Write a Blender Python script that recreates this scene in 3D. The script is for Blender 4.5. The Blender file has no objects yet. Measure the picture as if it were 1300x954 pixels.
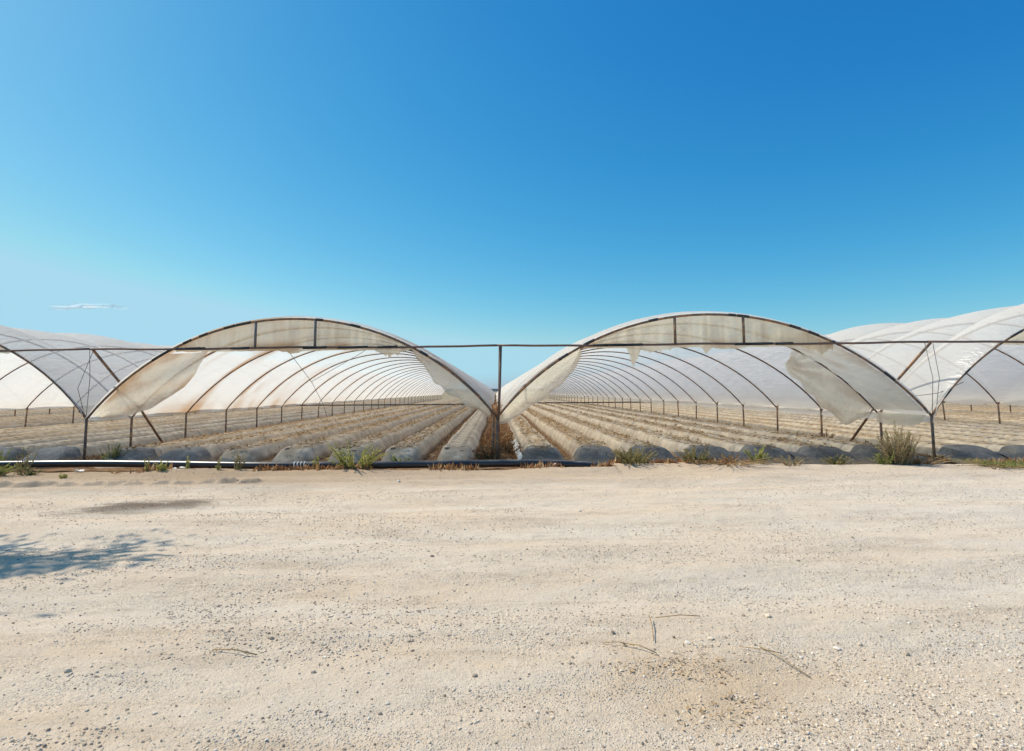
import bpy, math, random
import numpy as np
from mathutils import Matrix, Vector
random.seed(7); RNG = np.random.default_rng(11)
scene = bpy.context.scene
COL = scene.collection
W = 8.0; XC = 0.03; SL = -0.0679; YF0 = 10.8765      # bay width, centre post line, slant and distance of the front line
POST = 0.806; BAR = 2.17; RISE = 1.925; TALL = 2.12
def yf(x): return YF0 + SL*(x-XC)

# ---------------------------------------------------------------- helpers
def vnoise(x, y, s=0):
    """vectorised value noise in -1..1"""
    x = np.asarray(x, float); y = np.asarray(y, float)
    xi = np.floor(x).astype(np.int64); yi = np.floor(y).astype(np.int64)
    fx = x-xi; fy = y-yi
    fx = fx*fx*(3-2*fx); fy = fy*fy*(3-2*fy)
    def h(a, b):
        n = (a*374761393 + b*668265263 + (s+1)*1274126177) & 0x7fffffff
        n = ((n ^ (n >> 13))*1103515245) & 0x7fffffff
        n = (n ^ (n >> 16)) & 0xffff
        return n/32767.5-1
    a = h(xi, yi); b = h(xi+1, yi); c = h(xi, yi+1); d = h(xi+1, yi+1)
    return (a*(1-fx)+b*fx)*(1-fy)+(c*(1-fx)+d*fx)*fy
def fbm(x, y, s=0, o=4):
    r = 0; a = .5
    for k in range(o):
        r = r+a*vnoise(np.asarray(x)*2**k, np.asarray(y)*2**k, s+17*k); a *= .5
    return r
def sstep(a, b, x):
    t = np.clip((np.asarray(x, float)-a)/(b-a), 0, 1); return t*t*(3-2*t)

def mesh_np(name, V, F, smooth=True, attrs=None):
    V = np.asarray(V, np.float32); F = np.asarray(F, np.int32)
    me = bpy.data.meshes.new(name)
    n, k = F.shape
    me.vertices.add(len(V)); me.vertices.foreach_set('co', V.ravel())
    me.loops.add(n*k); me.loops.foreach_set('vertex_index', F.ravel())
    me.polygons.add(n); me.polygons.foreach_set('loop_start', np.arange(0, n*k, k, dtype=np.int32))
    me.polygons.foreach_set('use_smooth', np.full(n, smooth))
    for an, av in (attrs or {}).items():
        at = me.attributes.new(an, 'FLOAT', 'POINT'); at.data.foreach_set('value', np.asarray(av, np.float32).ravel())
    me.update(calc_edges=True); me.validate()
    return me
class MB:
    """collects tubes, grids and quads that become ONE mesh"""
    def __init__(s): s.v = []; s.f = []; s.a = []
    def add(s, V, F, a=0.0):
        o = len(s.v); s.v += [tuple(p) for p in V]; s.f += [tuple(i+o for i in f) for f in F]
        s.a += ([a]*len(V) if np.isscalar(a) else list(a))
    def tube(s, pts, r, n=8, caps=True, a=0.0):
        pts = [Vector(p) for p in pts]; V = []; F = []
        rr = r if hasattr(r, '__len__') else [r]*len(pts)
        up = None
        for i, p in enumerate(pts):
            t = (pts[min(i+1, len(pts)-1)]-pts[max(i-1, 0)]).normalized()
            if up is None: up = Vector((0, 0, 1)) if abs(t.z) < .9 else Vector((1, 0, 0))
            b = t.cross(up).normalized(); up = b.cross(t).normalized()
            for k in range(n):
                an = 2*math.pi*k/n
                V.append(p+(b*math.cos(an)+up*math.sin(an))*rr[i])
        for i in range(len(pts)-1):
            for k in range(n):
                F.append((i*n+k, i*n+(k+1) % n, (i+1)*n+(k+1) % n, (i+1)*n+k))
        if caps:
            F.append(tuple(range(n-1, -1, -1))); F.append(tuple((len(pts)-1)*n+k for k in range(n)))
        s.add(V, F, a)
    def mesh(s, name, smooth=True, attr=None):
        me = bpy.data.meshes.new(name); me.from_pydata(s.v, [], s.f)
        me.polygons.foreach_set('use_smooth', np.full(len(s.f), smooth))
        if attr:
            at = me.attributes.new(attr, 'FLOAT', 'POINT'); at.data.foreach_set('value', np.asarray(s.a, np.float32))
        me.update(); return me
def grid_faces(nr, nc):
    i, j = np.meshgrid(np.arange(nr-1), np.arange(nc-1), indexing='ij')
    a = (i*nc+j).ravel()
    return np.stack([a, a+1, a+nc+1, a+nc], 1)
def obj(name, me, mat=None, parent=None, loc=None):
    o = bpy.data.objects.new(name, me); COL.objects.link(o)
    if mat is not None and me is not None and not me.materials: me.materials.append(mat)
    if parent is not None: o.parent = parent
    if loc is not None: o.location = loc
    return o
def tag(o, label=None, cat=None, group=None, kind=None):
    for k, v in (('label', label), ('category', cat), ('group', group), ('kind', kind)):
        if v: o[k] = v
    return o
def thing(name, label, cat, loc=(0, 0, 0), group=None):
    o = obj(name, None, loc=loc); o.empty_display_size = .3
    return tag(o, label, cat, group)
def copy_tree(o, parent=None):
    c = o.copy(); COL.objects.link(c)
    if parent is not None: c.parent = parent
    for ch in list(o.children): copy_tree(ch, c)
    return c

# ---------------------------------------------------------------- node helper
class NT:
    def __init__(s, name):
        s.m = bpy.data.materials.new(name); s.m.use_nodes = True
        s.t = s.m.node_tree; s.t.nodes.clear()
    def n(s, ty, props=None, **ins):
        nd = s.t.nodes.new(ty)
        for k, v in (props or {}).items(): setattr(nd, k, v)
        for k, v in ins.items():
            k2 = int(k[1:]) if k[0] == '_' and k[1:].isdigit() else k.replace('_', ' ')
            s.set(nd.inputs[k2], v)
        return nd
    def set(s, sock, v):
        if isinstance(v, bpy.types.NodeSocket): s.t.links.new(v, sock)
        elif isinstance(v, bpy.types.Node): s.t.links.new(v.outputs[0], sock)
        else: sock.default_value = (v+(1,) if isinstance(v, tuple) and len(v) == 3 and sock.type == 'RGBA' else v)
    def math(s, op, a, b=0.0, c=None, clamp=False):
        nd = s.t.nodes.new('ShaderNodeMath'); nd.operation = op; nd.use_clamp = clamp
        s.set(nd.inputs[0], a); s.set(nd.inputs[1], b)
        if c is not None: s.set(nd.inputs[2], c)
        return nd.outputs[0]
    def mix(s, f, a, b, blend='MIX'):
        nd = s.t.nodes.new('ShaderNodeMix'); nd.data_type = 'RGBA'; nd.blend_type = blend
        s.set(nd.inputs[0], f); s.set(nd.inputs[6], a); s.set(nd.inputs[7], b)
        return nd.outputs[2]
    def ramp(s, v, lo, hi):
        nd = s.t.nodes.new('ShaderNodeMapRange'); nd.interpolation_type = 'SMOOTHSTEP'
        s.set(nd.inputs[0], v); nd.inputs[1].default_value = lo; nd.inputs[2].default_value = hi
        return nd.outputs[0]
    def noise(s, vec, scale, detail=4, rough=.55, dist=0.0):
        nd = s.n('ShaderNodeTexNoise', None, Vector=vec, Scale=scale, Detail=detail, Roughness=rough, Distortion=dist)
        return nd.outputs[0]
    def vec(s, src, sc=(1, 1, 1)):
        tc = s.t.nodes.new('ShaderNodeTexCoord') if src != 'World' else s.t.nodes.new('ShaderNodeNewGeometry')
        out = tc.outputs['Position'] if src == 'World' else tc.outputs[src]
        mp = s.t.nodes.new('ShaderNodeMapping'); mp.inputs['Scale'].default_value = sc
        s.t.links.new(out, mp.inputs[0]); return mp.outputs[0]
    def xyz(s, v):
        nd = s.t.nodes.new('ShaderNodeSeparateXYZ'); s.t.links.new(v, nd.inputs[0]); return nd.outputs
    def attr(s, name):
        nd = s.t.nodes.new('ShaderNodeAttribute'); nd.attribute_name = name; return nd.outputs['Fac']
    def rnd(s):
        return s.t.nodes.new('ShaderNodeObjectInfo').outputs['Random']
    def bump(s, h, strength=.3, dist=.02):
        return s.n('ShaderNodeBump', None, Height=h, Strength=strength, Distance=dist).outputs[0]
    def out(s, sh):
        o = s.t.nodes.new('ShaderNodeOutputMaterial'); s.t.links.new(sh if isinstance(sh, bpy.types.NodeSocket) else sh.outputs[0], o.inputs[0]); return s.m
    def pbsdf(s, color, rough=.8, spec=.3, normal=None, metal=0.0):
        nd = s.n('ShaderNodeBsdfPrincipled'); s.set(nd.inputs['Base Color'], color); s.set(nd.inputs['Roughness'], rough)
        s.set(nd.inputs['Specular IOR Level'], spec); s.set(nd.inputs['Metallic'], metal)
        if normal is not None: s.set(nd.inputs['Normal'], normal)
        return nd

# ---------------------------------------------------------------- materials
def mat_film(name, base, tint, see=.16, trans=.60, wr=.6):
    t = NT(name); v = t.vec('Object')
    dirt_folds = t.attr('dirt_folds')
    n1 = t.noise(t.vec('Object', (5, .35, 5)), 2.2, 5, .6)
    n2 = t.noise(v, .8, 5, .6)
    col = t.mix(t.math('MULTIPLY', t.ramp(n2, .42, .75), .45), base, tint)
    col = t.mix(t.math('MULTIPLY', t.ramp(n1, .5, .8), .25), col, (.68, .68, .66))
    col = t.mix(dirt_folds, col, (.50, .27, .10))
    # tension wrinkles running along the tunnel
    w = t.noise(t.vec('Object', (7, .55, 7)), 2.6, 3, .5, .4)
    w2 = t.noise(t.vec('Object', (1.5, 1.0, 1.5)), 1.7, 3, .5, .6)
    h = t.math('ADD', t.math('MULTIPLY', w, .5), w2)
    nrm = t.bump(h, wr, .06)
    df = t.n('ShaderNodeBsdfDiffuse', None, Color=col, Normal=nrm)
    tl = t.n('ShaderNodeBsdfTranslucent', None, Color=col, Normal=nrm)
    m = t.n('ShaderNodeMixShader', None, _0=trans, _1=df.outputs[0], _2=tl.outputs[0])
    gl = t.n('ShaderNodeBsdfGlossy', None, Color=(1, 1, 1), Roughness=.32, Normal=nrm)
    m = t.n('ShaderNodeMixShader', None, _0=.045, _1=m.outputs[0], _2=gl.outputs[0])
    tp = t.n('ShaderNodeBsdfTransparent', None, Color=(.98, .98, .97))
    sf = t.math('MULTIPLY', see, t.math('SUBTRACT', 1.0, t.math('MULTIPLY', dirt_folds, .7)))
    m = t.n('ShaderNodeMixShader', None, _0=sf, _1=m.outputs[0], _2=tp.outputs[0])
    return t.out(m)
M_FILM = mat_film('clear_film', (.94, .91, .85), (.86, .80, .71), see=.27)
M_SHEET = mat_film('gable_film', (.98, .88, .66), (.94, .74, .45), see=.18, trans=.78, wr=.3)
M_FLAP = mat_film('flap_film', (.97, .90, .74), (.93, .81, .58), see=.2, trans=.7, wr=.8)

def mat_metal(name, dark, rust, amt=.5):
    t = NT(name); v = t.vec('World')
    n = t.noise(v, 7, 5, .65)
    c = t.mix(t.ramp(n, .62-.25*amt, .78-.15*amt), dark, rust)
    c = t.mix(t.ramp(t.noise(v, 60, 2), .4, .8), c, tuple(x*.6 for x in dark))
    return t.out(t.pbsdf(c, .62, .35, t.bump(n, .2, .01), .15))
M_HOOP = mat_metal('rusty_steel', (.17, .125, .10), (.46, .24, .11), .8)
M_GALV = mat_metal('weathered_steel', (.17, .17, .17), (.2, .12, .07), .2)
M_BAR = mat_metal('bar_steel', (.18, .12, .10), (.28, .16, .105), .6)
def mat_plain(name, c, rough=.5, spec=.4, c2=None, sc=20):
    t = NT(name)
    if c2: col = t.mix(t.ramp(t.noise(t.vec('Object'), sc, 4), .35, .7), c, c2)
    else: col = c
    return t.out(t.pbsdf(col, rough, spec))
M_CLIP = mat_plain('black_plastic', (.018, .019, .022), .45, .5, (.04, .042, .046), 30)
M_STRING = mat_plain('string', (.16, .15, .14), .9, .1, (.3, .28, .25), 40)
M_WHITE = mat_plain('white_litter', (.78, .78, .76), .6, .3, (.6, .58, .52), 14)
def mat_pipe():
    t = NT('polythene_pipe'); v = t.vec('World', (1, 6, 6))
    n = t.noise(v, 2.2, 5, .6); up = t.xyz(t.n('ShaderNodeNewGeometry').outputs['Normal'])[2]
    c = t.mix(t.ramp(n, .45, .8), (.018, .019, .024), (.06, .058, .056))
    c = t.mix(t.math('MULTIPLY', t.ramp(up, .3, 1), t.ramp(t.noise(t.vec('World'), 3.0, 4), .4, .75)), c, (.16, .15, .135))
    return t.out(t.pbsdf(c, .33, .6))
M_PIPE = mat_pipe()

def mat_yard():
    t = NT('gravel_ground'); w = t.vec('World')
    x, y, z = t.xyz(w)
    st = t.vec('World', (.35, 1.3, 1))
    a = t.noise(st, 1.1, 5, .6); b = t.noise(w, 7, 6, .65); c_ = t.noise(w, 45, 5, .7); d = t.noise(w, 170, 3, .7)
    col = t.mix(t.ramp(a, .36, .64), (.75, .575, .40), (.75, .61, .455))
    col = t.mix(t.math('MULTIPLY', t.ramp(b, .42, .75), .55), col, (.80, .665, .51))
    # greyer and whiter crushed stone towards +X
    gx = t.ramp(t.math('ADD', t.math('SUBTRACT', x, t.math('MULTIPLY', y, .28)), t.math('MULTIPLY', t.math('SUBTRACT', a, .5), 3.0)), -.4, 3.6)
    col = t.mix(t.math('MULTIPLY', gx, .5), col, (.76, .66, .54))
    # sandy brown edge along the pipe
    ey = t.ramp(t.math('ADD', y, t.math('MULTIPLY', t.math('SUBTRACT', a, .5), 3.0)), 7.0, 9.6)
    ex = t.ramp(t.math('MULTIPLY', x, -1.0), -6.0, 4.0)
    col = t.mix(t.math('MULTIPLY', t.math('MULTIPLY', ey, t.math('ADD', .35, t.math('MULTIPLY', ex, .65))), .95), col, (.43, .30, .185))
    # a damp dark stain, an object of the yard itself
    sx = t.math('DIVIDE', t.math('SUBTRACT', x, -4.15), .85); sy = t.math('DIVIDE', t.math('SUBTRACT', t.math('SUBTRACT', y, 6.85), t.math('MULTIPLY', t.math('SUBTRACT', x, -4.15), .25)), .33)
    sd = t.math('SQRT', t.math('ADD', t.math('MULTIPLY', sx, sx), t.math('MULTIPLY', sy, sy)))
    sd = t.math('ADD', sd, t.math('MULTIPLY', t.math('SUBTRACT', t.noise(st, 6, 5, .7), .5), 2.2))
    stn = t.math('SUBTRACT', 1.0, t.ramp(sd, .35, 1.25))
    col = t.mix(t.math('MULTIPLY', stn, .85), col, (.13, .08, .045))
    # straw patch close to the camera
    px = t.math('DIVIDE', t.math('SUBTRACT', x, .95), .62); py = t.math('DIVIDE', t.math('SUBTRACT', y, 2.62), .38)
    pd = t.math('ADD', t.math('SQRT', t.math('ADD', t.math('MULTIPLY', px, px), t.math('MULTIPLY', py, py))), t.math('MULTIPLY', t.math('SUBTRACT', t.noise(w, 5, 5, .7), .5), 1.6))
    col = t.mix(t.math('MULTIPLY', t.math('SUBTRACT', 1.0, t.ramp(pd, .3, 1.3)), .42), col, (.54, .36, .19))
    for yc in (3.7, 5.4, 6.7, 8.0):      # compacted paler wheel tracks
        q = t.math('SUBTRACT', t.math('SUBTRACT', y, t.math('MULTIPLY', x, .03)), t.math('ADD', yc, t.math('MULTIPLY', t.math('SUBTRACT', t.noise(t.vec('World', (.4, .4, 1)), .9, 2), .5), .7)))
        trk = t.math('MULTIPLY', t.math('SUBTRACT', 1.0, t.ramp(t.math('ABSOLUTE', q), .10, .34)), t.ramp(t.noise(st, 2.0, 4, .6), .35, .6))
        col = t.mix(t.math('MULTIPLY', trk, .5), col, (.79, .675, .53))
    drk = t.math('MULTIPLY', t.ramp(t.noise(t.vec('World', (.5, 2.6, 1)), 1.6, 6, .7), .50, .68), .42)
    col = t.mix(drk, col, (.50, .375, .25))
    # grit
    vo = t.n('ShaderNodeTexVoronoi', None, Vector=w, Scale=75.0, Randomness=1.0)
    gr = t.ramp(vo.outputs['Distance'], .16, .42)
    vc = t.xyz(vo.outputs['Color'])[0]
    pat = t.ramp(t.noise(st, 2.3, 5, .65), .42, .62)
    stone = t.mix(t.ramp(vc, .1, .9), (.30, .25, .20), (.80, .74, .66))
    col = t.mix(t.math('MULTIPLY', t.math('MULTIPLY', t.math('SUBTRACT', 1.0, gr), pat), t.ramp(vc, .25, .3)), col, stone)
    col = t.mix(t.math('MULTIPLY', t.ramp(d, .52, .68), .5), col, (.24, .18, .12))
    col = t.mix(t.math('MULTIPLY', t.ramp(c_, .52, .72), .42), col, (.38, .28, .185))
    h = t.math('ADD', t.math('MULTIPLY', c_, .5), t.math('MULTIPLY', d, .28))
    h = t.math('SUBTRACT', h, t.math('MULTIPLY', t.math('MULTIPLY', gr, pat), .35))
    h = t.math('ADD', h, t.math('MULTIPLY', b, .5))
    return t.out(t.pbsdf(col, .95, .12, t.bump(h, .9, .026)))
M_YARD = mat_yard()
def mat_soil(name, a, b, c):
    t = NT(name); w = t.vec('World')
    n = t.noise(w, 3, 6, .65); n2 = t.noise(t.vec('World', (9, 3, 1)), 5, 4, .7); n3 = t.noise(w, 60, 4, .7)
    col = t.mix(t.ramp(n, .35, .65), a, b)
    col = t.mix(t.ramp(n2, .52, .68), col, c)
    col = t.mix(t.math('MULTIPLY', t.ramp(n3, .5, .75), .5), col, tuple(q*.35 for q in a))
    return t.out(t.pbsdf(col, .95, .1, t.bump(t.math('ADD', n2, n3), .8, .04)))
M_SOIL = mat_soil('field_soil', (.21, .115, .058), (.32, .185, .095), (.46, .31, .17))
M_DRYLAND = mat_soil('dry_land', (.36, .28, .18), (.30, .24, .15), (.22, .2, .11))

def mat_bed(name, straw_amt):
    t = NT(name); v = t.vec('Object'); x, y, z = t.xyz(v)
    rnd = t.math('MULTIPLY', t.rnd(), 57.0)
    off = t.n('ShaderNodeCombineXYZ', None, X=rnd, Y=rnd, Z=0.0)
    vo = t.n('ShaderNodeVectorMath', {'operation': 'ADD'}); t.set(vo.inputs[0], v); t.set(vo.inputs[1], off.outputs[0]); vv = vo.outputs[0]
    def sc(s):
        mp = t.t.nodes.new('ShaderNodeMapping'); mp.inputs['Scale'].default_value = s; t.t.links.new(vv, mp.inputs[0]); return mp.outputs[0]
    fold = t.noise(sc((2, 5, 2)), 1.0, 4, .6, .5)
    dust = t.noise(vv, 2.6, 5, .65); fine = t.noise(vv, 34, 4, .7); patch = t.noise(sc((3, .7, 3)), 1.1, 4, .6)
    col = t.mix(t.ramp(dust, .36, .66), (.53, .43, .315), (.76, .63, .455))
    col = t.mix(t.math('MULTIPLY', t.ramp(fold, .56, .70), .7), col, (.26, .265, .27))
    col = t.mix(t.math('MULTIPLY', t.ramp(patch, .56, .7), .5), col, (.36, .24, .14))
    straw = t.mix(t.ramp(fine, .38, .66), (.34, .195, .085), (.64, .45, .235))
    top = t.math('MULTIPLY', t.ramp(z, .225, .262), t.ramp(t.math('ADD', t.noise(sc((5, 1.6, 1)), 2.0, 5, .7), t.math('MULTIPLY', t.math('SUBTRACT', t.rnd(), .5), .12)), .40, .56))
    col = t.mix(t.math('MULTIPLY', top, straw_amt), col, straw)
    # foot of the bed is splashed with soil
    foot = t.math('SUBTRACT', 1.0, t.ramp(t.math('ADD', z, t.math('MULTIPLY', t.math('SUBTRACT', dust, .5), .12)), .015, .09))
    col = t.mix(t.math('MULTIPLY', foot, .8), col, (.27, .17, .1))
    ends = t.math('SUBTRACT', 1.0, t.ramp(t.math('ADD', y, t.math('MULTIPLY', t.math('SUBTRACT', dust, .5), 1.6)), .10, .75))
    col = t.mix(t.math('MULTIPLY', ends, .8), col, t.mix(fine, (.27, .185, .11), (.46, .36, .245)))
    # two rows of planting holes
    sgn = t.math('GREATER_THAN', x, 0.0)
    u = t.math('SUBTRACT', t.math('ABSOLUTE', x), .15)
    yy = t.math('ADD', t.math('DIVIDE', y, .30), t.math('MULTIPLY', sgn, .5))
    q = t.math('MULTIPLY', t.math('SUBTRACT', t.math('FRACT', yy), .5), .30)
    d = t.math('SQRT', t.math('ADD', t.math('MULTIPLY', u, u), t.math('MULTIPLY', q, q)))
    d = t.math('ADD', d, t.math('MULTIPLY', t.math('SUBTRACT', t.noise(vv, 14, 3, .6), .5), .12))
    hole = t.math('MULTIPLY', t.math('SUBTRACT', 1.0, t.ramp(d, .045, .062)), t.math('GREATER_THAN', z, .2))
    col = t.mix(t.math('MULTIPLY', hole, .9), col, (.035, .03, .026))
    h = t.math('ADD', t.math('MULTIPLY', fold, 1.0), t.math('ADD', t.math('MULTIPLY', fine, t.math('ADD', .12, t.math('MULTIPLY', top, .5))), t.math('MULTIPLY', hole, -.6)))
    return t.out(t.pbsdf(col, .72, .28, t.bump(h, .7, .035)))
M_BED = mat_bed('dusty_mulch_film', .88); M_BED_BARE = mat_bed('bare_mulch_film', .25)
def mat_cover(name, a, b, dustc, dust=.5):
    t = NT(name); v = t.vec('World'); n = t.noise(t.vec('World', (4, 1.6, 3)), 2.2, 5, .6, .8); d = t.noise(v, 2.4, 5, .65)
    z = t.xyz(v)[2]
    col = t.mix(t.ramp(n, .4, .7), a, b)
    col = t.mix(t.math('MULTIPLY', t.ramp(t.math('ADD', d, t.math('MULTIPLY', z, .55)), .5, .75), dust), col, dustc)
    sp = t.math('SUBTRACT', 1.0, t.ramp(t.math('ADD', z, t.math('MULTIPLY', t.math('SUBTRACT', t.noise(v, 9, 5, .7), .5), .22)), -.01, .09))
    col = t.mix(t.math('MULTIPLY', sp, .8), col, (.34, .235, .14))
    return t.out(t.pbsdf(col, .5, .4, t.bump(t.math('ADD', n, t.math('MULTIPLY', t.noise(t.vec('World', (9, 4, 6)), 3.5, 4, .65, 1.2), .5)), .9, .05)))
M_COVER = mat_cover('dark_mulch_film', (.085, .08, .072), (.15, .14, .122), (.34, .29, .23), .5)
M_COVER2 = mat_cover('dusty_end_film', (.12, .115, .11), (.21, .2, .185), (.36, .32, .26), .75)
def mat_leaf(name, a, b, tr=.3, c=None):
    t = NT(name); g = t.attr('shade')
    col = t.mix(g, a, b)
    if c: col = t.mix(t.ramp(g, .82, .9), col, c)
    df = t.n('ShaderNodeBsdfDiffuse', None, Color=col); tl = t.n('ShaderNodeBsdfTranslucent', None, Color=col)
    return t.out(t.n('ShaderNodeMixShader', None, _0=tr, _1=df.outputs[0], _2=tl.outputs[0]))
M_STRAW = mat_leaf('straw', (.30, .18, .09), (.66, .49, .29), .2)
M_CHAFF = mat_leaf('chaff', (.42, .28, .15), (.68, .52, .34), .1)
M_DRYRED = mat_leaf('dry_red_weed', (.20, .09, .04), (.52, .30, .14), .3, (.6, .45, .26))
M_DRYDARK = mat_leaf('dry_dark_weed', (.12, .06, .03), (.34, .19, .09), .2)
M_GREEN = mat_leaf('weed_green', (.15, .19, .05), (.40, .42, .13), .45)
M_LIME = mat_leaf('weed_lime', (.28, .31, .075), (.58, .56, .19), .45)
M_OLIVE = mat_leaf('weed_olive', (.14, .145, .05), (.40, .37, .15), .42, (.5, .33, .18))
M_TAN = mat_leaf('weed_tan', (.31, .25, .14), (.60, .47, .30), .42, (.36, .40, .14))
M_STEM = mat_leaf('weed_stem', (.26, .19, .1), (.46, .34, .19), .1)
M_TREE = mat_leaf('tree_leaf', (.035, .055, .018), (.1, .13, .04), .35)
M_BARK = mat_plain('bark', (.14, .1, .07), .95, .1, (.07, .05, .035), 9)
def mat_stone(name):
    t = NT(name); g = t.attr('shade'); w = t.vec('World')
    c = t.mix(t.ramp(g, .05, .5), (.29, .225, .17), (.70, .57, .42)); c = t.mix(t.ramp(g, .7, 1), c, (.76, .68, .58))
    c = t.mix(t.math('MULTIPLY', t.ramp(t.noise(w, 90, 4, .7), .4, .8), .35), c, (.6, .48, .34))
    return t.out(t.pbsdf(c, .9, .15))
M_STONE = mat_stone('stone')
M_HILL = mat_plain('hill_scrub', (.07, .085, .1), .95, .05, (.05, .065, .075), .02)

# ---------------------------------------------------------------- setting
def axis(pts):
    """piecewise graded coordinates: [(start, end, step), ...]"""
    out = []
    for a, b, s in pts: out += list(np.arange(a, b-1e-6, s))
    return np.array(out+[pts[-1][1]])
TREADS = []
for k in range(17):
    cx = -8.6+k*.31; TREADS.append((cx+random.uniform(-.07, .07), 8.45+.035*(cx+8.6)+random.uniform(-.08, .08), random.uniform(.6, 1.2)))
def yard_h(x, y):
    x = np.asarray(x, float); y = np.asarray(y, float)
    h = .030*fbm(x*.45, y*1.0, 3, 3)+.012*fbm(x*1.7, y*3.4, 5, 3)+.007*fbm(x*9, y*11, 8, 3)
    # wheel ruts running across the yard
    for yc, w, d in ((3.7, .30, .020), (5.4, .35, .018), (6.7, .3, .016), (8.0, .26, .022)):
        yy = y-yc-.12*vnoise(x*.35, x*0+yc, 21)-.03*x; d = d*1.7
        h = h-d*np.exp(-(yy/w)**2)+.5*d*np.exp(-((np.abs(yy)-1.7*w)/(.6*w))**2)
    for cx, cy, a in TREADS:
        u = (x-cx)*.96+(y-cy)*.3; v = -(x-cx)*.3+(y-cy)*.96
        h = h+.060*a*np.exp(-(u/.15)**4-(v/.06)**2)*(1+.6*fbm(x*14, y*14, 31, 2))-.03*a*np.exp(-(u/.17)**4-((v+.11)/.06)**2)
    # low bank along the pipe, falling to the field
    e = edge_y(x)
    h = h+.05*np.exp(-((y-e+.28)/.28)**2)*(.6+.6*vnoise(x*.8, x*0, 40))
    h = h-.16*sstep(0, .22, y-e)
    return h-.004
def edge_y(x):
    x = np.asarray(x, float)
    return np.where(x > 2.0, yf(x)-.62, 9.78-.0*x)+.10*vnoise(x*1.3, x*0+3, 50)+.04*vnoise(x*6, x*0+9, 51)-.0
gx = axis([(-60, -12, 2.0), (-12, -9, .15), (-9, 9, .034), (9, 12, .15), (12, 60, 2.0)])
gy = axis([(-40, 0, 2.0), (0, 1.8, .15), (1.8, 4.5, .022), (4.5, 10.6, .034)])
X, Y = np.meshgrid(gx, gy); Z = yard_h(X, Y)
V = np.stack([X.ravel(), Y.ravel(), Z.ravel()], 1)
yard = obj('gravel_yard', mesh_np('gravel_yard', V, grid_faces(len(gy), len(gx))), M_YARD)
tag(yard, 'pale beige gravel yard with tyre marks in front of the tunnels', kind='structure')
# field soil under the tunnels
fx = axis([(-60, -14, .5), (-14, 14, .12), (14, 60, .5)]); fy = axis([(9.3, 14, .10), (14, 24, .22), (24, 50, .8), (50, 100, 3)])
X, Y = np.meshgrid(fx, fy)
Z = -.055+.03*fbm(X*1.5, Y*.8, 61, 3)+.022*fbm(X*7, Y*6, 62, 2)
V = np.stack([X.ravel(), Y.ravel(), Z.ravel()], 1)
soil = obj('field_soil', mesh_np('field_soil', V, grid_faces(len(fy), len(fx))), M_SOIL)
tag(soil, 'brown crumbly field soil showing between the beds', kind='structure')
# the land out to the horizon
rad = np.array([0.5, 40, 110, 250, 600, 1500, 4000, 9000.]); ang = np.linspace(0, 2*math.pi, 97)
RR, AA = np.meshgrid(rad, ang); V = np.stack([(RR*np.cos(AA)).ravel(), (RR*np.sin(AA)).ravel(), np.full(RR.size, -.22)-.0*RR.ravel()], 1)
land = obj('ground', mesh_np('ground', V, grid_faces(len(ang), len(rad))), M_DRYLAND)
tag(land, 'flat dry land stretching behind the tunnels to the horizon', kind='structure')
# low far hills
hx = np.linspace(-3000, 3000, 241); prof = 16+9*fbm(hx/500, hx*0, 71, 4)
rows = [(1900, 0.), (2000, .6), (2100, 1.), (2400, .7), (2800, 0.)]
V = np.concatenate([np.stack([hx, np.full_like(hx, y)+30*vnoise(hx/200, hx*0, 72), -.3+prof*k], 1) for y, k in rows])
tag(obj('hills', mesh_np('hills', V, grid_faces(len(rows), len(hx))), M_HILL), 'low dark hills on the horizon behind the tunnels', kind='structure')

# ---------------------------------------------------------------- polytunnels
OFFS = [0.0, 1.4]+[1.4+2.2*k for k in range(1, 34)]
LEN = OFFS[-1]
def arch_pt(s, rise, dr=0.0):
    """s in 0..1 along the arch, local x from the left foot"""
    h = W/2; R = (h*h+rise*rise)/(2*rise); a = math.asin(h/R) if rise < h else math.pi-math.asin(h/R)
    an = -a+2*a*s
    return h+(R+dr)*math.sin(an), POST+(R+dr)*math.cos(an)-(R-rise)
def hoop_mesh(name, rise, r, n=36):
    mb = MB(); pts = []
    for i in range(n+1):
        x, z = arch_pt(i/n, rise); pts.append((x, SL*x, z))
    mb.tube(pts, r, 8); return mb.mesh(name)
def post_mesh(name, r=.025, h=POST+.03, z0=-.12):
    mb = MB(); mb.tube([(0, 0, z0), (0, 0, .35), (0, 0, h)], r, 8); return mb.mesh(name)
HOOP = hoop_mesh('hoop', RISE, .019); HOOP.materials.append(M_HOOP)
HOOP_TALL = hoop_mesh('hoop', TALL, .021); HOOP_TALL.materials.append(M_HOOP)
FHOOP = hoop_mesh('hoop', RISE, .023); FHOOP.materials.append(M_HOOP)
FHOOP_TALL = hoop_mesh('hoop', TALL, .023); FHOOP_TALL.materials.append(M_HOOP)
POSTM = post_mesh('post'); POSTM.materials.append(M_HOOP)
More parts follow.
